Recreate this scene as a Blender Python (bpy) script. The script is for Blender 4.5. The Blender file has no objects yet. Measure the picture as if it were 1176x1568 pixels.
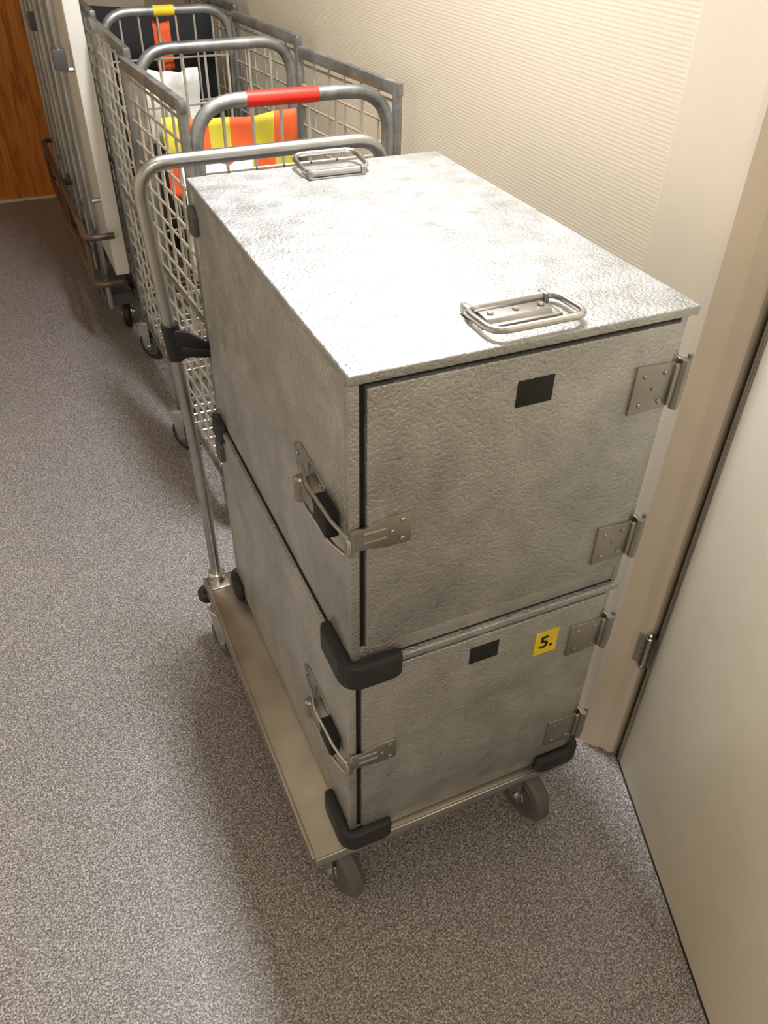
import bpy, bmesh, math, random
import numpy as np
from mathutils import Vector, Matrix
random.seed(4)
scene=bpy.context.scene
COL=scene.collection

# ------------------------------------------------------------------ materials
def new_mat(name):
    m=bpy.data.materials.new(name); m.use_nodes=True
    nt=m.node_tree; b=nt.nodes['Principled BSDF']
    return m,nt,b
def N(nt,t,**kw):
    n=nt.nodes.new(t)
    for k,v in kw.items():
        if k in n.inputs: n.inputs[k].default_value=v
        else: setattr(n,k,v)
    return n
def ramp(nt,stops):
    r=nt.nodes.new('ShaderNodeValToRGB'); e=r.color_ramp.elements
    while len(e)<len(stops): e.new(0.5)
    for i,(p,c) in enumerate(stops):
        e[i].position=p; e[i].color=(*c,1) if len(c)==3 else c
    return r
def plain(name,col,rough=.5,metal=0.,bump=0.,bscale=200.,var=.12):
    m,nt,b=new_mat(name)
    tc=N(nt,'ShaderNodeTexCoord'); no=N(nt,'ShaderNodeTexNoise',Scale=bscale); nt.links.new(tc.outputs['Object'],no.inputs['Vector'])
    n2=N(nt,'ShaderNodeTexNoise',Scale=14.0,Detail=4.0); nt.links.new(tc.outputs['Object'],n2.inputs['Vector'])
    lo=tuple(c*(1-var) for c in col); hi=tuple(min(1,c*(1+var*.8)) for c in col)
    r=ramp(nt,[(.35,lo),(.65,hi)]); nt.links.new(n2.outputs['Fac'],r.inputs['Fac']); nt.links.new(r.outputs[0],b.inputs['Base Color'])
    b.inputs['Roughness'].default_value=rough; b.inputs['Metallic'].default_value=metal
    if bump:
        bp=N(nt,'ShaderNodeBump',Strength=bump,Distance=.001); nt.links.new(no.outputs['Fac'],bp.inputs['Height']); nt.links.new(bp.outputs[0],b.inputs['Normal'])
    return m
def stucco(name,c1,c2,rough=.46,strength=.62,metal=.78,scale=215.,dist=.0013):
    m,nt,b=new_mat(name); L=nt.links.new
    tc=N(nt,'ShaderNodeTexCoord')
    nA=N(nt,'ShaderNodeTexNoise',Scale=scale,Detail=1.5,Roughness=.5,Distortion=.5); L(tc.outputs['Object'],nA.inputs['Vector'])
    nB=N(nt,'ShaderNodeTexVoronoi',Scale=scale*.8); L(tc.outputs['Object'],nB.inputs['Vector'])
    mx=N(nt,'ShaderNodeMath',operation='ADD'); L(nA.outputs['Fac'],mx.inputs[0])
    ml=N(nt,'ShaderNodeMath',operation='MULTIPLY'); ml.inputs[1].default_value=.35; L(nB.outputs['Distance'],ml.inputs[0]); L(ml.outputs[0],mx.inputs[1])
    r0=ramp(nt,[(.42,(0,0,0)),(.76,(1,1,1))]); L(mx.outputs[0],r0.inputs['Fac'])
    bp=N(nt,'ShaderNodeBump',Strength=strength,Distance=dist); L(r0.outputs[0],bp.inputs['Height']); L(bp.outputs[0],b.inputs['Normal'])
    n2=N(nt,'ShaderNodeTexNoise',Scale=7.0,Detail=7.0,Roughness=.7,Distortion=.6); L(tc.outputs['Object'],n2.inputs['Vector'])
    r=ramp(nt,[(.36,c1),(.62,c2)]); L(n2.outputs['Fac'],r.inputs['Fac'])
    # sparse dark scuffs / grime
    ns=N(nt,'ShaderNodeTexNoise',Scale=38.0,Detail=8.0,Roughness=.8); L(tc.outputs['Object'],ns.inputs['Vector'])
    rs=ramp(nt,[(.29,(.42,.40,.37)),(.38,(1,1,1))]); L(ns.outputs['Fac'],rs.inputs['Fac'])
    mm=N(nt,'ShaderNodeMixRGB',blend_type='MULTIPLY'); mm.inputs[0].default_value=1; L(r.outputs[0],mm.inputs[1]); L(rs.outputs[0],mm.inputs[2]); L(mm.outputs[0],b.inputs['Base Color'])
    n3=N(nt,'ShaderNodeTexNoise',Scale=25.0,Detail=5.0); L(tc.outputs['Object'],n3.inputs['Vector'])
    mr=N(nt,'ShaderNodeMapRange'); mr.inputs['From Min'].default_value=.3; mr.inputs['From Max'].default_value=.7
    mr.inputs['To Min'].default_value=rough-.06; mr.inputs['To Max'].default_value=rough+.14
    L(n3.outputs['Fac'],mr.inputs['Value']); L(mr.outputs[0],b.inputs['Roughness'])
    b.inputs['Metallic'].default_value=metal
    return m
def wallmat(name,col,ridge=True):
    m,nt,b=new_mat(name); L=nt.links.new
    tc=N(nt,'ShaderNodeTexCoord')
    b.inputs['Roughness'].default_value=.6
    n2=N(nt,'ShaderNodeTexNoise',Scale=1.6,Detail=4.0); L(tc.outputs['Object'],n2.inputs['Vector'])
    r=ramp(nt,[(.3,tuple(c*.97 for c in col)),(.7,col)]); L(n2.outputs['Fac'],r.inputs['Fac']); L(r.outputs[0],b.inputs['Base Color'])
    if ridge:
        mp=N(nt,'ShaderNodeMapping'); mp.inputs['Scale'].default_value=(90,90,260); L(tc.outputs['Object'],mp.inputs['Vector'])
        n=N(nt,'ShaderNodeTexNoise',Scale=1.0,Detail=2.0,Distortion=.3); L(mp.outputs[0],n.inputs['Vector'])
        w=N(nt,'ShaderNodeTexWave',bands_direction='Z',Scale=50.0,Distortion=1.8,Detail=2.0); w.inputs['Detail Scale'].default_value=4.0; L(tc.outputs['Object'],w.inputs['Vector'])
        wm=N(nt,'ShaderNodeMath',operation='MULTIPLY'); wm.inputs[1].default_value=.5; L(w.outputs['Fac'],wm.inputs[0])
        ad=N(nt,'ShaderNodeMath',operation='ADD'); L(n.outputs['Fac'],ad.inputs[0]); L(wm.outputs[0],ad.inputs[1])
        bp=N(nt,'ShaderNodeBump',Strength=.14,Distance=.0012); L(ad.outputs[0],bp.inputs['Height']); L(bp.outputs[0],b.inputs['Normal'])
    else:
        n=N(nt,'ShaderNodeTexNoise',Scale=90.0); L(tc.outputs['Object'],n.inputs['Vector'])
        bp=N(nt,'ShaderNodeBump',Strength=.06,Distance=.001); L(n.outputs['Fac'],bp.inputs['Height']); L(bp.outputs[0],b.inputs['Normal'])
    return m
def floormat():
    m,nt,b=new_mat('speckled_vinyl'); L=nt.links.new
    tc=N(nt,'ShaderNodeTexCoord')
    v=N(nt,'ShaderNodeTexVoronoi',Scale=500.0); L(tc.outputs['Object'],v.inputs['Vector'])
    sp=N(nt,'ShaderNodeSeparateColor'); L(v.outputs['Color'],sp.inputs[0])
    n1=N(nt,'ShaderNodeTexNoise',Scale=270.0,Detail=1.0); L(tc.outputs['Object'],n1.inputs['Vector'])
    md=N(nt,'ShaderNodeMath',operation='MULTIPLY_ADD'); md.inputs[1].default_value=.55; L(sp.outputs[0],md.inputs[0])
    m2=N(nt,'ShaderNodeMath',operation='MULTIPLY_ADD'); m2.inputs[1].default_value=1.0; m2.inputs[2].default_value=-.28; L(n1.outputs['Fac'],m2.inputs[0]); L(m2.outputs[0],md.inputs[2])
    r1=ramp(nt,[(.22,(.100,.085,.078)),(.42,(.195,.172,.160)),(.60,(.31,.285,.272)),(.84,(.56,.53,.515))]); L(md.outputs[0],r1.inputs['Fac'])
    n2=N(nt,'ShaderNodeTexNoise',Scale=2.2,Detail=4.0); L(tc.outputs['Object'],n2.inputs['Vector'])
    r2=ramp(nt,[(.3,(.94,.94,.94)),(.7,(1.0,1.0,1.0))]); L(n2.outputs['Fac'],r2.inputs['Fac'])
    mx=N(nt,'ShaderNodeMixRGB',blend_type='MULTIPLY'); mx.inputs[0].default_value=1; L(r1.outputs[0],mx.inputs[1]); L(r2.outputs[0],mx.inputs[2])
    L(mx.outputs[0],b.inputs['Base Color'])
    b.inputs['Roughness'].default_value=.44
    bp=N(nt,'ShaderNodeBump',Strength=.2,Distance=.0006); L(n1.outputs['Fac'],bp.inputs['Height']); L(bp.outputs[0],b.inputs['Normal'])
    return m
def woodmat():
    m,nt,b=new_mat('orange_wood'); L=nt.links.new
    tc=N(nt,'ShaderNodeTexCoord'); mp=N(nt,'ShaderNodeMapping'); mp.inputs['Scale'].default_value=(9,9,.9); L(tc.outputs['Object'],mp.inputs['Vector'])
    n=N(nt,'ShaderNodeTexNoise',Scale=2.5,Detail=6.0,Distortion=2.0); L(mp.outputs[0],n.inputs['Vector'])
    r=ramp(nt,[(.3,(.36,.105,.016)),(.5,(.66,.225,.038)),(.7,(.78,.31,.065))]); L(n.outputs['Fac'],r.inputs['Fac']); L(r.outputs[0],b.inputs['Base Color'])
    b.inputs['Roughness'].default_value=.4
    return m
M_ALU=stucco('stucco_aluminium',(.385,.385,.375),(.53,.53,.52))
M_STEEL=plain('brushed_steel',(.58,.57,.55),.27,1.)
M_HINGE=plain('hinge_steel',(.38,.365,.34),.36,.95)
M_TUBE=plain('satin_tube_steel',(.44,.44,.435),.33,1.)
M_GALV=stucco('galvanised_steel',(.20,.21,.21),(.44,.45,.44),.4,.1,.85,120.,.0005)
M_WIRE=plain('zinc_wire',(.64,.61,.53),.4,.65)
M_BLACK=plain('black_rubber',(.02,.02,.022),.5,0,.3,120)
M_GAP=plain('black_gasket_and_gap',(.008,.008,.008),.7)
M_TAPE=plain('black_tape',(.012,.012,.014),.3)
M_GREYR=plain('grey_rubber_tyre',(.13,.125,.115),.45)
M_HUB=plain('caster_hub',(.09,.09,.085),.4)
M_PLATE=plain('worn_steel_tray',(.48,.44,.38),.34,.88)
M_RED=plain('red_tape',(.75,.03,.015),.45)
M_YEL=plain('yellow_label',(.85,.62,.02),.5)
M_ORG=plain('orange_cloth',(.80,.12,.03),.7)
M_YGR=plain('hivis_yellow_cloth',(.60,.52,.04),.7)
M_WHITE=plain('white_laminate',(.80,.78,.73),.35,var=.03)
M_PAPER=plain('white_bag',(.74,.72,.68),.6)
M_BROWN=plain('brown_rubber_pipe',(.10,.055,.032),.4)
M_DARKF=plain('black_fabric',(.012,.012,.014),.8)
M_WALLT=wallmat('woven_wallpaper',(.80,.71,.56))
M_WALLS=wallmat('smooth_painted_wall',(.78,.69,.555),False)
M_CEIL=wallmat('white_ceiling',(.82,.79,.72),False)
M_TRIM=plain('painted_frame',(.74,.65,.54),.4,var=.02)
M_DOOR=plain('painted_door_leaf',(.83,.78,.64),.5,var=.02)
M_SEAL=plain('dark_door_seal',(.03,.022,.016),.6)
M_FLOOR=floormat(); M_WOOD=woodmat()

# ------------------------------------------------------------------ geometry helpers
def empty(name,loc=(0,0,0)):
    o=bpy.data.objects.new(name,None); o.empty_display_size=.05; o.location=loc; COL.objects.link(o); return o
def finish(bm,name,mat,parent=None,smooth=True,angle=35):
    me=bpy.data.meshes.new(name); bmesh.ops.recalc_face_normals(bm,faces=bm.faces); bm.to_mesh(me); bm.free()
    mats=mat if isinstance(mat,list) else [mat]
    for m in mats: me.materials.append(m)
    if smooth:
        for p in me.polygons: p.use_smooth=True
        try: me.set_sharp_from_angle(angle=math.radians(angle))
        except Exception: pass
    o=bpy.data.objects.new(name,me); COL.objects.link(o)
    if parent: 
        o.parent=parent; o.matrix_parent_inverse=Matrix.Translation(-parent.location)
    return o
def abox(bm,lo,hi,bev=0.,seg=2,mi=0):
    t=bmesh.new()
    x0,y0,z0=lo;x1,y1,z1=hi
    vs=[t.verts.new(p) for p in [(x0,y0,z0),(x1,y0,z0),(x1,y1,z0),(x0,y1,z0),(x0,y0,z1),(x1,y0,z1),(x1,y1,z1),(x0,y1,z1)]]
    for f in [(0,3,2,1),(4,5,6,7),(0,1,5,4),(1,2,6,5),(2,3,7,6),(3,0,4,7)]: t.faces.new([vs[i] for i in f])
    if bev: bmesh.ops.bevel(t,geom=list(t.edges),offset=bev,segments=seg,affect='EDGES',profile=.5)
    merge(bm,t,mi)
def merge(bm,t,mi=0):
    mp={}
    for v in t.verts: mp[v]=bm.verts.new(v.co)
    for f in t.faces:
        nf=bm.faces.new([mp[v] for v in f.verts]); nf.material_index=mi
    t.free()
def prism(bm,poly,axis,a,b,bev=0.,mi=0,seg=2):
    """poly: 2D points; extrude along axis from a to b. axis 'z': (x,y); 'y': (x,z); 'x': (y,z)"""
    t=bmesh.new()
    def P(p,k):
        if axis=='z': return (p[0],p[1],k)
        if axis=='y': return (p[0],k,p[1])
        return (k,p[0],p[1])
    A=[t.verts.new(P(p,a)) for p in poly]; B=[t.verts.new(P(p,b)) for p in poly]
    t.faces.new(A[::-1]); t.faces.new(B); n=len(poly)
    for i in range(n): t.faces.new([A[i],A[(i+1)%n],B[(i+1)%n],B[i]])
    bmesh.ops.recalc_face_normals(t,faces=t.faces)
    if bev:
        bmesh.ops.bevel(t,geom=list(t.edges),offset=bev,segments=seg,affect='EDGES',profile=.5)
    merge(bm,t,mi)
def fillet(pts,r,k=6,closed=False):
    P=[Vector(p) for p in pts]; out=[]; n=len(P)
    for i in range(n):
        if not closed and i in (0,n-1): out.append(P[i]); continue
        a,b,c=P[(i-1)%n],P[i],P[(i+1)%n]
        d1=(a-b);d2=(c-b); rr=min(r,d1.length*.49,d2.length*.49)
        p1=b+d1.normalized()*rr;p2=b+d2.normalized()*rr
        for j in range(k+1):
            t=j/k; out.append(p1*(1-t)**2+b*2*t*(1-t)+p2*t*t)
    return out
def sweep(bm,pts,r,n=10,closed=False,mi=0,flat=1.0,up=None):
    P=[Vector(p) for p in pts]; m=len(P); rings=[]
    prev=None
    for i in range(m):
        if closed: t=(P[(i+1)%m]-P[(i-1)%m])
        else: t=P[min(i+1,m-1)]-P[max(i-1,0)]
        t.normalize()
        if prev is None:
            u=Vector(up) if up else (Vector((0,0,1)) if abs(t.z)<.9 else Vector((1,0,0)))
        else: u=prev
        u=(u-t*u.dot(t)).normalized(); prev=u; w=t.cross(u)
        rings.append([bm.verts.new(P[i]+(u*math.cos(2*math.pi*j/n)*flat+w*math.sin(2*math.pi*j/n))*r) for j in range(n)])
    for i in range(m if closed else m-1):
        A=rings[i];B=rings[(i+1)%m]
        for j in range(n):
            f=bm.faces.new([A[j],A[(j+1)%n],B[(j+1)%n],B[j]]); f.material_index=mi
    if not closed:
        bm.faces.new(rings[0][::-1]).material_index=mi; bm.faces.new(rings[-1]).material_index=mi
def cyl(bm,a,b,r,n=8,mi=0): sweep(bm,[a,b],r,n,mi=mi)
def disc(bm,c,axis,r,h,n=20,mi=0,bev=0):
    """solid disc centred c along axis"""
    c=Vector(c);ax=Vector(axis).normalized()
    if bev:
        sweep_pts=[(-h/2,r-bev),(-h/2+bev,r),(h/2-bev,r),(h/2,r-bev)]
    else: sweep_pts=[(-h/2,r),(h/2,r)]
    u=Vector((0,0,1)) if abs(ax.z)<.9 else Vector((1,0,0)); u=(u-ax*u.dot(ax)).normalized(); w=ax.cross(u)
    R=[[bm.verts.new(c+ax*k+(u*math.cos(2*math.pi*j/n)+w*math.sin(2*math.pi*j/n))*rr) for j in range(n)] for k,rr in sweep_pts]
    for A,B in zip(R[:-1],R[1:]):
        for j in range(n): bm.faces.new([A[j],A[(j+1)%n],B[(j+1)%n],B[j]]).material_index=mi
    bm.faces.new(R[0][::-1]).material_index=mi; bm.faces.new(R[-1]).material_index=mi

# ------------------------------------------------------------------ room
XW=.60; XL=-1.7; YB=4.27; YF=-2.6; HZ=2.55
bm=bmesh.new(); abox(bm,(XL-.1,YF-.1,-.1),(1.2,YB+.1,0)); finish(bm,'floor',M_FLOOR,smooth=False)
bm=bmesh.new(); abox(bm,(XL-.1,YF-.1,HZ),(1.2,YB+.1,HZ+.1)); finish(bm,'ceiling',M_CEIL,smooth=False)
wr=empty('wall_right',(XW,2,0))
bm=bmesh.new(); abox(bm,(XW,.275,0),(XW+.12,YB+.1,HZ)); finish(bm,'textured_wall',M_WALLT,wr,False)
bm=bmesh.new(); abox(bm,(XW-.004,.118,0),(XW+.12,.275,HZ),.002); finish(bm,'smooth_pilaster',M_WALLS,wr,False)
bm=bmesh.new(); abox(bm,(XW,YF-.1,0),(XW+.12,-.85,HZ)); abox(bm,(XW,-.85,2.12),(XW+.12,.118,HZ)); abox(bm,(1.0,-1.0,0),(1.1,.3,HZ)); abox(bm,(XW+.12,.12,0),(1.0,.2,HZ)); abox(bm,(XW+.12,-.95,0),(1.0,-.87,HZ)); finish(bm,'plain_wall',M_WALLS,wr,False)
bm=bmesh.new(); abox(bm,(XL-.1,YF-.1,0),(XL,YB+.1,HZ)); finish(bm,'wall_left',M_WALLT,smooth=False)
bm=bmesh.new(); abox(bm,(XL,YF-.1,0),(XW,YF,HZ)); finish(bm,'wall_front',M_WALLT,smooth=False)
bm=bmesh.new(); abox(bm,(XL,YB,0),(XW,YB+.1,HZ)); finish(bm,'wall_back',M_WALLT,smooth=False)
# wooden door in the back wall
d2=empty('door_2',(-.2,YB,0))
bm=bmesh.new(); abox(bm,(-.75,YB-.035,.012),(.10,YB-.002,2.08),.003); finish(bm,'wood_leaf',M_WOOD,d2)
bm=bmesh.new(); abox(bm,(-.82,YB-.05,0),(-.75,YB-.001,2.15),.004); abox(bm,(.10,YB-.05,0),(.17,YB-.001,2.15),.004); abox(bm,(-.75,YB-.05,2.08),(.10,YB-.001,2.15),.004); finish(bm,'wood_frame',M_WOOD,d2)
bm=bmesh.new(); abox(bm,(-.75,YB-.05,0),(.10,YB-.001,.012)); finish(bm,'threshold',M_TRIM,d2)
bm=bmesh.new(); sweep(bm,fillet([(-.68,YB-.035,1.02),(-.68,YB-.08,1.02),(-.57,YB-.08,1.02)],.015),.009); disc(bm,(-.68,YB-.04,1.02),(0,1,0),.025,.01); finish(bm,'lever_handle',M_STEEL,d2)
# right door frame (stepped profile) and leaf
bm=bmesh.new()
prism(bm,[(.576,.118),(.576,.108),(.600,.083),(.604,.083),(.612,.066),(.620,.061),(.66,.061),(.66,.118)],'z',0,2.12,0)
finish(bm,'trim_1',M_TRIM,smooth=False)
dr=empty('door_1',(.62,.05,0))
hx,hy=.622,.050; dv=Vector((-.174,-.482,0)).normalized(); nv=Vector((-dv.y,dv.x,0)); 
if nv.x<0: nv=-nv
def dp(s,t,z): p=Vector((hx,hy,0))+dv*s+nv*t; return (p.x,p.y,z)
bm=bmesh.new()
poly=[dp(0.006,0,0)[:2],dp(.82,0,0)[:2],dp(.82,.04,0)[:2],dp(0.006,.04,0)[:2]]
prism(bm,poly,'z',.008,2.08,.0015); finish(bm,'door_leaf',M_DOOR,dr)
bm=bmesh.new()
prism(bm,[dp(-.006,.004,0)[:2],dp(.005,.004,0)[:2],dp(.005,.03,0)[:2],dp(-.006,.03,0)[:2]],'z',.003,2.08)
prism(bm,[dp(0.0,-.0006,0)[:2],dp(.82,-.0006,0)[:2],dp(.82,.01,0)[:2],dp(0.0,.01,0)[:2]],'z',.001,.009)
finish(bm,'seal_strip',M_SEAL,dr,False)
bm=bmesh.new(); prism(bm,[dp(.012,-.003,0)[:2],dp(.020,-.003,0)[:2],dp(.020,.003,0)[:2],dp(.012,.003,0)[:2]],'z',.01,2.07,.0005); finish(bm,'edge_bead',M_HINGE,dr)
for k,zc in enumerate((.335,1.75)):
    bm=bmesh.new(); c=dp(-.002,-.010,0)
    disc(bm,(c[0],c[1],zc),(0,0,1),.0085,.075,16,bev=.002); disc(bm,(c[0],c[1],zc+.0415),(0,0,1),.006,.01,12,bev=.003); disc(bm,(c[0],c[1],zc-.0415),(0,0,1),.006,.01,12,bev=.003)
    prism(bm,[dp(0,-.004,0)[:2],dp(.012,-.004,0)[:2],dp(.012,.001,0)[:2],dp(0,.001,0)[:2]],'z',zc-.036,zc+.036)
    prism(bm,[(.603,.070),(.613,.056),(.617,.060),(.606,.074)],'z',zc-.036,zc+.036)
    finish(bm,'hinge_%d'%(k+1),M_STEEL,dr)

# ------------------------------------------------------------------ transport boxes
Y1=.6725
def rivets(bm,pts,normal,r=.0036,h=.003):
    for p in pts:
        disc(bm,p,normal,r,h,12,bev=.0011)
def corner_L(bm,cx,cy,sx,sy,lx,ly,t,z0,z1,bev=.006):
    pts=[]
    r=.028
    o=lambda a,b:(cx+sx*a,cy+sy*b)
    pts.append(o(-lx,t*.75)); pts.append(o(-lx,-.001))
    pts.append(o(-.001,-.001)); pts.append(o(-.001,-ly)); pts.append(o(t*.75,-ly)); pts.append(o(t,-ly+.015))
    for j in range(0,7):
        a=math.pi/2*j/6; pts.append(o(t-r+r*math.cos(a),t-r+r*math.sin(a)))
    pts.append(o(-lx+.015,t))
    prism(bm,pts,'z',z0,z1,bev)
def transport_box(name,x0,z0,z1,slot,hz,strike_z,label=False,top_handles=False,bz=None):
    g=empty(name,(x0+.22,Y1/2,z0)); xr=x0+.432; xl=x0
    bm=bmesh.new()
    abox(bm,(xl,.014,z0),(xr,Y1,z1-.012),.003)
    abox(bm,(xl,0,z0),(xl+.0115,.016,z1-.012),.0015)
    abox(bm,(xr-.010,0.002,z0),(xr,.016,z1-.012),.0015)
    abox(bm,(xl+.0115,0.003,z0),(xr-.01,.016,z0+.028),.0015)
    finish(bm,'shell',M_ALU,g)
    bm=bmesh.new(); abox(bm,(x0-.003,-.005,z1-.012),(x0+.440,Y1+.004,z1),.0022,3); finish(bm,'top_panel',M_ALU,g)
    bm=bmesh.new()
    abox(bm,(xl-.0012,-.0012,z0+.02),(xl+.0105,.014,z1-.0125),.001)
    abox(bm,(xl-.0012,Y1-.014,z0+.02),(xl+.01,Y1+.0012,z1-.0125),.001)
    finish(bm,'corner_posts',M_ALU,g)
    bm=bmesh.new(); abox(bm,(xl+.010,.006,z0+.026),(xr-.005,.0146,z1-.0118))
    if not top_handles: abox(bm,(xl+.004,.004,z1-.001),(xr-.002,Y1-.004,z1+.0038))  # black slab in the open stacking gap, standing in for its shade
    finish(bm,'gasket_and_gap_shade',M_GAP,g,False)
    bm=bmesh.new(); abox(bm,(xl+.0190,-.003,z0+.032),(xr-.012,.010,z1-.019),.0022,3); finish(bm,'door_panel',M_ALU,g)
    bm=bmesh.new(); abox(bm,(slot[0],-.0042,slot[1]),(slot[0]+.048,-.0015,slot[1]+.034),.0008); finish(bm,'vent_slot',M_GAP,g)
    bm=bmesh.new()
    for z in hz:
        a=x0+.366
        prism(bm,[(a,z-.033),(a+.058,z-.031),(a+.058,z+.031),(a,z+.035)],'y',-.0065,-.002,.001)
        rivets(bm,[(a+.014,-.007,z-.020),(a+.014,-.007,z+.020),(a+.044,-.007,z-.020),(a+.044,-.007,z+.020)],(0,1,0))
        disc(bm,(a+.029,-.007,z),(0,1,0),.0022,.002,10)
        cyl(bm,(xr+.003,-.009,z-.034),(xr+.003,-.009,z+.034),.0062,12)
        abox(bm,(a+.056,-.0095,z-.028),(xr+.003,-.004,z+.028),.001)
        abox(bm,(xr,-.006,z-.032),(xr+.006,.040,z+.032),.0015)
        cyl(bm,(xr+.012,-.006,z-.030),(xr+.012,-.006,z+.038),.0035,8)
    finish(bm,'hinges',M_HINGE,g)
    bm=bmesh.new(); z=strike_z
    prism(bm,[(x0-.004,z-.015),(x0+.02,z-.018),(x0+.044,z-.022),(x0+.074,z-.022),(x0+.074,z+.022),(x0+.044,z+.022),(x0+.02,z+.015),(x0-.004,z+.013)],'y',-.0075,-.0025,.001)
    rivets(bm,[(x0+.063,-.008,z-.014),(x0+.063,-.008,z+.014),(x0+.050,-.008,z)],(0,1,0))
    sweep(bm,[(x0+.012,-.0075,z-.006),(x0+.042,-.0075,z-.006)],.0022,8); sweep(bm,[(x0+.012,-.0075,z+.007),(x0+.042,-.0075,z+.007)],.0022,8)
    sweep(bm,[(x0-.005,-.009,z-.015),(x0-.005,-.009,z+.013)],.0065,12)
    finish(bm,'strike_plate',M_HINGE,g)
    # toggle latch on the side
    bm=bmesh.new(); z=strike_z-.002
    prism(bm,[(.075,z-.020),(.165,z-.024),(.185,z-.012),(.190,z+.018),(.165,z+.032),(.075,z+.022)],'x',x0-.003,x0+.001,.001)
    rivets(bm,[(x0-.004,.174,z+.012),(x0-.004,.166,z-.014),(x0-.004,.09,z+.016)],(1,0,0))
    prism(bm,[(x0-.002,z-.014),(x0-.016,z-.011),(x0-.020,z),(x0-.016,z+.012),(x0-.002,z+.016)],'y',.070,.120,.002)
    prism(bm,[(x0-.010,.045),(x0-.019,.055),(x0-.023,.115),(x0-.018,.130),(x0-.010,.115)],'z',z-.009,z+.010,.002)
    disc(bm,(x0-.020,.118,z-.002),(0,0,1),.0085,.038,14,bev=.003)
    finish(bm,'latch_body',M_HINGE,g)
    bm=bmesh.new(); abox(bm,(x0-.020,.030,z-.018),(x0-.002,.078,z+.018),.003); finish(bm,'latch_block',M_GAP,g)
    bm=bmesh.new()
    lp=fillet([(x0-.010,.140,z+.021),(x0-.020,.095,z+.021),(x0-.016,.02,z+.017),(x0-.008,-.015,z+.014),(x0-.008,-.015,z-.013),(x0-.016,.02,z-.017),(x0-.020,.095,z-.019),(x0-.010,.140,z-.019)],.010,5,True)
    sweep(bm,lp,.0024,8,True); finish(bm,'latch_bail',M_STEEL,g)
    bm=bmesh.new(); zt=z1-.062
    prism(bm,[(Y1-.034,zt-.020),(Y1-.010,zt-.026),(Y1+.001,zt-.02),(Y1+.001,zt+.022),(Y1-.02,zt+.026),(Y1-.034,zt+.014)],'x',x0-.010,x0+.001,.004)
    finish(bm,'rear_bracket',M_HUB,g)
    if bz:
        bm=bmesh.new(); za,zb=bz
        corner_L(bm,xl,0,-1,-1,.070,.085,.019,za,zb)
        corner_L(bm,xl,Y1,-1,1,.07,.055,.018,za+.002,zb-.002)
        if not top_handles:
            corner_L(bm,xr,0,1,-1,.075,.07,.018,za,zb-.006)
            corner_L(bm,xr,Y1,1,1,.07,.07,.018,za,zb-.006)
        finish(bm,'corner_bumpers',M_BLACK,g)
    if label:
        bm=bmesh.new(); abox(bm,(x0+.303,-.0042,.527),(x0+.343,-.003,.576)); finish(bm,'yellow_sticker',M_YEL,g,False)
        cu=bpy.data.curves.new('txt','FONT'); cu.body='5.'; cu.size=.036; cu.extrude=.0002; cu.offset=.0006
        to=bpy.data.objects.new('txt',cu); COL.objects.link(to); bpy.context.view_layer.update()
        me=bpy.data.meshes.new_from_object(to.evaluated_get(bpy.context.evaluated_depsgraph_get())); bpy.data.objects.remove(to)
        me.materials.clear(); me.materials.append(M_GAP)
        me.transform(Matrix.Translation((x0+.310,-.0046,.541))@Matrix.Rotation(math.pi/2,4,'X'))
        o=bpy.data.objects.new('sticker_numeral',me); COL.objects.link(o); o.parent=g; o.matrix_parent_inverse=Matrix.Translation(-g.location)
    if top_handles:
        for k,(xa,xb,ya,yb,yo,zo) in enumerate([(.166,.286,.034,.080,.004,.006),(.172,.280,.592,.636,.672,.012)]):
            bm=bmesh.new()
            abox(bm,(xa+.004,ya,z1),(xb-.012,yb,z1+.0025),.001)
            ym=(ya+yb)/2
            prism(bm,[(ya+.004,z1+.002),(ya+.010,z1+.007),(yb-.016,z1+.007),(yb-.012,z1+.002)],'x',xa+.014,xb-.022,.001)
            rivets(bm,[(xa+.024,ym-.003,z1+.0078),((xa+xb)/2-.003,ym-.003,z1+.0078),(xb-.03,ym-.003,z1+.0078)],(0,0,1),.004)
            yh=(yb-.006) if k==0 else ya+.008
            cyl(bm,(xa+.002,yh,z1+.006),(xb-.008,yh,z1+.006),.0055,10)
            for xx in (xa+.004,xb-.014): abox(bm,(xx-.003,yh-.008,z1+.001),(xx+.004,yh+.008,z1+.013),.0015)
            finish(bm,'handle_plate_%d'%(k+1),M_HINGE,g)
            bm=bmesh.new()
            lp=fillet([(xa,yh,z1+.008),(xa,yo,z1+zo+.006),(xb,yo,z1+zo+.006),(xb,yh,z1+.008)],.020,6,True)
            sweep(bm,lp,.0042,10,True); finish(bm,'handle_bail_%d'%(k+1),M_STEEL,g)
    return g
transport_box('insulated_transport_box',0.0,.638,1.078,(.200,.994),(.977,.727),.864,top_handles=True,bz=(.605,.649))
transport_box('insulated_transport_box',-.006,.197,.634,(.182,.561),(.533,.292),.427,label=True,bz=(.190,.233))

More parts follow.
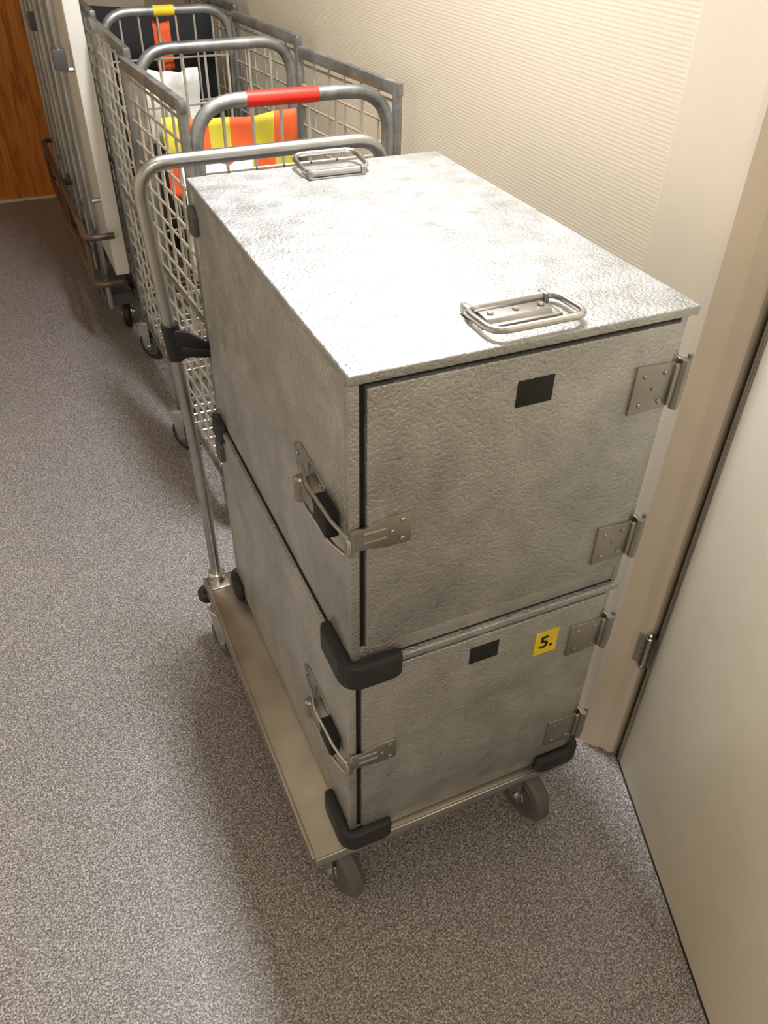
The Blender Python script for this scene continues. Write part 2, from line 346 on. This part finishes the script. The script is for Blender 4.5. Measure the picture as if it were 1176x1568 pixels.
# ------------------------------------------------------------------ platform trolley
pt=empty('platform_trolley',(.18,.35,0))
bm=bmesh.new()
px0,px1,py0,py1=-.076,.430,-.004,.722
abox(bm,(px0,py0,.184),(px1,py1,.1895),.001)
abox(bm,(px0,py0,.162),(px0+.004,py1,.1895),.001); abox(bm,(px1-.004,py0,.162),(px1,py1,.1895),.001)
abox(bm,(px0,py1-.004,.162),(px1,py1,.1895),.001)
abox(bm,(px0,py0,.1885),(px0+.007,py1,.1925),.001)
finish(bm,'steel_tray',M_PLATE,pt)
bm=bmesh.new(); abox(bm,(px0+.004,py0-.002,.161),(px1-.004,py0+.022,.184),.003)
abox(bm,(px0+.05,.05,.156),(px0+.08,.68,.183),.003); abox(bm,(px1-.08,.05,.156),(px1-.05,.68,.183),.003)
finish(bm,'frame_rails',M_STEEL,pt)
bm=bmesh.new(); yh=.728
path=fillet([(-.046,yh-.018,.185),(-.046,yh-.012,.34),(-.047,yh-.004,.54),(-.058,yh,.80),(-.072,yh,1.090),(.360,yh,1.094),(.356,yh,.80),(.35,yh-.004,.54),(.35,yh-.012,.34),(.35,yh-.018,.185)],.055,8)
sweep(bm,path,.0115,16); finish(bm,'push_handle',M_TUBE,pt)
bm=bmesh.new()
for x in (-.046,.35):
    disc(bm,(x,yh-.018,.20),(0,0,1),.019,.03,18,bev=.003); abox(bm,(x-.022,yh-.052,.1895),(x+.022,yh-.008,.1925),.001)
finish(bm,'handle_sockets',M_STEEL,pt)
bm=bmesh.new()
sweep(bm,[(-.053,yh,.745),(-.0545,yh,.76),(-.056,yh,.79),(-.0575,yh,.815)],.0165,14)
prism(bm,[(-.055,.750),(-.055,.808),(-.030,.800),(.0,.778),(.03,.79),(.03,.752),(-.01,.748)],'y',yh-.017,yh-.003,.003)
prism(bm,[(-.05,.755),(.02,.740),(.025,.752),(-.045,.775)],'y',yh-.020,yh-.012,.002)
finish(bm,'tape_wrap',M_TAPE,pt)
def caster(parent,name,x,y,r=.0625,ang=0.,zt=.163,w=.030,rub=M_GREYR,trail=.03):
    bm=bmesh.new(); ca,sa=math.cos(ang),math.sin(ang)
    f=Vector((ca,sa,0)); a=Vector((-sa,ca,0))  # f roll dir, a axle dir
    c=Vector((x,y,r))
    disc(bm,c,a,r,w,36,mi=0,bev=.008)
    disc(bm,c,a,r*.70,w+.004,28,mi=1,bev=.002)
    disc(bm,c,a,r*.30,w+.012,16,mi=2,bev=.002)
    disc(bm,c,a,.007,w+.028,10,mi=2)
    top=c+f*trail; 
    for s in (-1,1):
        o=a*s*(w/2+.008)
        q=[c+o-f*.014-Vector((0,0,.012)),c+o+f*.014-Vector((0,0,.012)),Vector((top.x,top.y,zt-.008))+o+f*.024,Vector((top.x,top.y,zt-.008))+o-f*.030]
        q=[Vector(v) for v in q]; th=a*.0015
        A=[bm.verts.new(v-th) for v in q];B=[bm.verts.new(v+th) for v in q]
        fs=[A[::-1],B]+[[A[i],A[(i+1)%4],B[(i+1)%4],B[i]] for i in range(4)]
        for ff in fs: bm.faces.new(ff).material_index=2
    disc(bm,(top.x,top.y,zt-.009),(0,0,1),.030,.008,20,mi=2,bev=.002)
    disc(bm,(top.x,top.y,zt-.002),(0,0,1),.024,.006,20,mi=2)
    finish(bm,name,[rub,M_HUB,M_STEEL],parent)
caster(pt,'caster_1',-.014,.035,ang=math.radians(104),trail=.02)
caster(pt,'caster_2',.372,.030,ang=math.radians(100),trail=.02)
caster(pt,'caster_3',-.048,.635,ang=math.radians(110),trail=.015)
caster(pt,'caster_4',.37,.64,ang=math.radians(90),trail=.02)
bm=bmesh.new(); disc(bm,(px0+.006,py1-.004,.145),(0,0,1),.024,.028,20,bev=.006); disc(bm,(px1-.006,py1-.004,.145),(0,0,1),.024,.028,20,bev=.006); finish(bm,'rear_buffers',M_BLACK,pt)

# ------------------------------------------------------------------ roll cages
def roll_cage(name,fl,fr,bl,br,zt,tape=None,cloth=None):
    """fl.. = (x,y) of corner posts"""
    g=empty(name,((fl[0]+fr[0])/2,(fl[1]+bl[1])/2,0))
    zb=.15
    bm=bmesh.new()
    for (a,b) in ((fl,bl),(fr,br)):
        cyl(bm,(a[0],a[1],zb),(a[0],a[1],zt),.0115,8)
        cyl(bm,(b[0],b[1],zb),(b[0],b[1],zt-.01),.0105,8)
        dx=Vector((b[0]-a[0],b[1]-a[1],0)).normalized(); nn=Vector((-dx.y,dx.x,0))*.008
        q=[(a[0]-dx.x*.012-nn.x,a[1]-dx.y*.012-nn.y),(a[0]-dx.x*.012+nn.x,a[1]-dx.y*.012+nn.y),(b[0]+nn.x,b[1]+nn.y),(b[0]-nn.x,b[1]-nn.y)]
        prism(bm,q,'z',zt-.022,zt+.004,.002)
        cyl(bm,(a[0],a[1],zb+.01),(b[0],b[1],zb+.01),.010,8)
        cyl(bm,(a[0],a[1],.62),(b[0],b[1],.62),.007,8)
    cyl(bm,(bl[0],bl[1],zb+.01),(br[0],br[1],zb+.01),.010,8); cyl(bm,(fl[0],fl[1],zb+.01),(fr[0],fr[1],zb+.01),.010,8)
    finish(bm,'side_frames',M_GALV,g)
    bm=bmesh.new()
    for (a,b) in ((fl,bl),(fr,br)):
        z=zb+.05
        while z<zt-.035:
            cyl(bm,(a[0],a[1],z),(b[0],b[1],z),.0034,5); z+=.048
        n=6
        for i in range(1,n):
            t=i/n; x=a[0]+(b[0]-a[0])*t; y=a[1]+(b[1]-a[1])*t
            cyl(bm,(x,y,zb),(x,y,zt-.01),.0034,5)
    for i in range(1,10):
        t=i/10; cyl(bm,(fl[0]+(bl[0]-fl[0])*t,fl[1]+(bl[1]-fl[1])*t,zb+.015),(fr[0]+(br[0]-fr[0])*t,fr[1]+(br[1]-fr[1])*t,zb+.015),.003,5)
    finish(bm,'wire_mesh',M_WIRE,g)
    bm=bmesh.new(); ins=.020
    A=Vector((fl[0]+ins,fl[1]+.002,0)); B=Vector((fr[0]-ins,fr[1]+.002,0)); zh=zt-.006
    P=lambda t,z:(A.x+(B.x-A.x)*t,A.y+(B.y-A.y)*t,z)
    path=fillet([P(0,.25),P(0,zh),P(1,zh),P(1,.25)],.095,10)
    sweep(bm,path,.0145,12); finish(bm,'gate_hoop',M_GALV,g)
    bm=bmesh.new()
    for i in range(1,7):
        t=i/7; cyl(bm,P(t,.26),P(t,zh-.004),.0035,6)
    for z in (.26,.45,.64,.83,.96): cyl(bm,P(0,z),P(1,z),.0035,6)
    finish(bm,'gate_bars',M_WIRE,g)
    if tape:
        bm=bmesh.new(); sweep(bm,[P(tape[0],zh),P(tape[1],zh)],.0156,12); finish(bm,'tape_band',tape[2],g)
    k=1
    for (p) in ((fl[0]+.02,fl[1]+.05),(fr[0]-.04,fr[1]+.05),(bl[0]+.005,bl[1]-.02),(br[0]-.03,br[1]-.05)):
        caster(g,'caster_%d'%k,p[0],p[1],r=.055,ang=math.radians(80+15*k),zt=.15,rub=M_BLACK,trail=.015); k+=1
    return g
zt=1.10
c1=roll_cage('roll_cage',(.086,1.085),(.554,1.085),(.056,1.555),(.500,1.565),zt,(.26,.62,M_RED))
c2=roll_cage('roll_cage',(.084,1.680),(.548,1.720),(.078,2.200),(.505,2.200),zt)
c3=roll_cage('roll_cage',(.098,2.330),(.552,2.350),(.098,2.860),(.515,2.870),zt,(.40,.56,M_YEL))
def cloth(parent,name,xa,xb,za,zb,y,cols,rows,mats,amp=.008):
    bm=bmesh.new(); nx=cols*6; nz=rows*5; V={}
    for i in range(nx+1):
        for j in range(nz+1):
            u=i/nx;v=j/nz
            V[i,j]=bm.verts.new((xa+(xb-xa)*u,y+amp*math.sin(u*17)+amp*.6*math.sin(v*7+u*5),za+(zb-za)*v-.012*math.sin(u*math.pi)))
    for i in range(nx):
        for j in range(nz):
            f=bm.faces.new([V[i,j],V[i+1,j],V[i+1,j+1],V[i,j+1]])
            f.material_index=((i//6)+(j//5))%len(mats)
    o=finish(bm,name,mats,parent); s=o.modifiers.new('s','SOLIDIFY'); s.thickness=.002
cloth(c1,'hivis_cloth',.12,.47,.77,.97,1.535,6,2,[M_ORG,M_YGR])
cloth(c1,'white_bag',.13,.30,.60,.90,1.40,1,1,[M_PAPER],.02)
cloth(c2,'white_sack',.16,.32,.80,1.00,1.98,1,1,[M_PAPER],.02)
cloth(c3,'dark_cover',.115,.52,.35,1.09,2.55,1,1,[M_DARKF])
cloth(c3,'dark_lining',.115,.52,.30,.80,2.46,1,1,[M_DARKF])
cloth(c3,'orange_strip',.28,.335,.93,1.07,2.36,1,1,[M_ORG],.002)

# ------------------------------------------------------------------ white panel trolleys
def panel_trolley(y0,y1,xo,zp):
    w=empty('white_panel_trolley',(xo,(y0+y1)/2,0))
    bm=bmesh.new(); abox(bm,(xo+.012,y0,zp),(xo+.062,y1,1.70),.006); finish(bm,'side_panel',M_WHITE,w)
    bm=bmesh.new()
    for y in (y0+.03,(y0+y1)/2,y1-.03):
        cyl(bm,(xo-.022,y,.16),(xo-.022,y,1.68),.010,10)
    for z in (.25,.55,.95,1.35): 
        for y in (y0+.03,y1-.03): cyl(bm,(xo-.022,y,z),(xo+.02,y,z),.008,8)
    finish(bm,'tube_posts',M_TUBE,w)
    bm=bmesh.new()
    for z in (zp-.02,zp+.15):
        sweep(bm,fillet([(xo+.03,y0-.015,z),(xo-.065,y0-.015,z),(xo-.065,y1+.01,z),(xo+.02,y1+.01,z)],.035),.011,10)
    for y in (y0+.01,y1-.01): cyl(bm,(xo-.065,y,zp-.02),(xo-.065,y,zp+.15),.009,8)
    finish(bm,'bumper_pipes',M_BROWN,w)
    bm=bmesh.new(); abox(bm,(xo-.04,y0+.05,.155),(xo+.06,y1-.02,.20),.004)
    abox(bm,(xo-.03,y0+.08,.2),(xo+.05,y0+.11,zp+.01)); abox(bm,(xo-.03,y1-.11,.2),(xo+.05,y1-.08,zp+.01))
    for z in (.95,1.25): abox(bm,(xo-.045,y0+.01,z),(xo-.005,y0+.045,z+.06),.004)
    finish(bm,'base_and_clips',M_HUB,w)
    caster(w,'caster_1',xo+.045,y0+.20,r=.06,ang=1.4,zt=.156,rub=M_BLACK,trail=.01); caster(w,'caster_2',xo+.0,y1-.1,r=.06,ang=1.4,zt=.156,rub=M_BLACK,trail=.01)
panel_trolley(2.285,2.93,.0,.29)
panel_trolley(3.08,3.72,.0,.26)

# ------------------------------------------------------------------ lights
def lamp(name,loc,sx,sy,power,col):
    g=empty(name,(loc[0],loc[1],HZ))
    bm=bmesh.new(); abox(bm,(loc[0]-sx/2-.03,loc[1]-sy/2-.03,HZ-.04),(loc[0]+sx/2+.03,loc[1]+sy/2+.03,HZ-.001),.006); finish(bm,'housing',M_WHITE,g)
    l=bpy.data.lights.new(name+'_light','AREA'); l.shape='RECTANGLE'; l.size=sx; l.size_y=sy; l.energy=power; l.color=col
    o=bpy.data.objects.new('light',l); COL.objects.link(o); o.location=(loc[0],loc[1],HZ-.045); o.parent=g; o.matrix_parent_inverse=Matrix.Translation(-g.location)
lamp('ceiling_lamp',(.30,.74,0),.16,.5,56,(.95,.97,1.0))
lamp('ceiling_lamp',(-.5,-1.6,0),.6,.6,18,(1,.91,.79))
W=bpy.data.worlds.new('World'); scene.world=W; W.use_nodes=True
W.node_tree.nodes['Background'].inputs[0].default_value=(.9,.85,.8,1); W.node_tree.nodes['Background'].inputs[1].default_value=.1

# ------------------------------------------------------------------ camera
p=[-0.5889, -1.4734, 0.8915, -0.4342, 0.8891, 0.0229, 1225.8587]
Rm=Matrix.Rotation(p[3],3,'Z')@Matrix.Rotation(p[4],3,'X')@Matrix.Rotation(p[5],3,'Z')
cd=bpy.data.cameras.new('camera'); cam=bpy.data.objects.new('camera',cd); COL.objects.link(cam)
cam.matrix_world=Matrix.Translation((p[0]*.44,p[1]*.44,p[2]*.44+1.078))@Rm.to_4x4()
cd.sensor_fit='HORIZONTAL'; cd.sensor_width=36; cd.lens=36*p[6]/1176; cd.clip_start=.01
scene.camera=cam
scene.view_settings.view_transform='Standard'
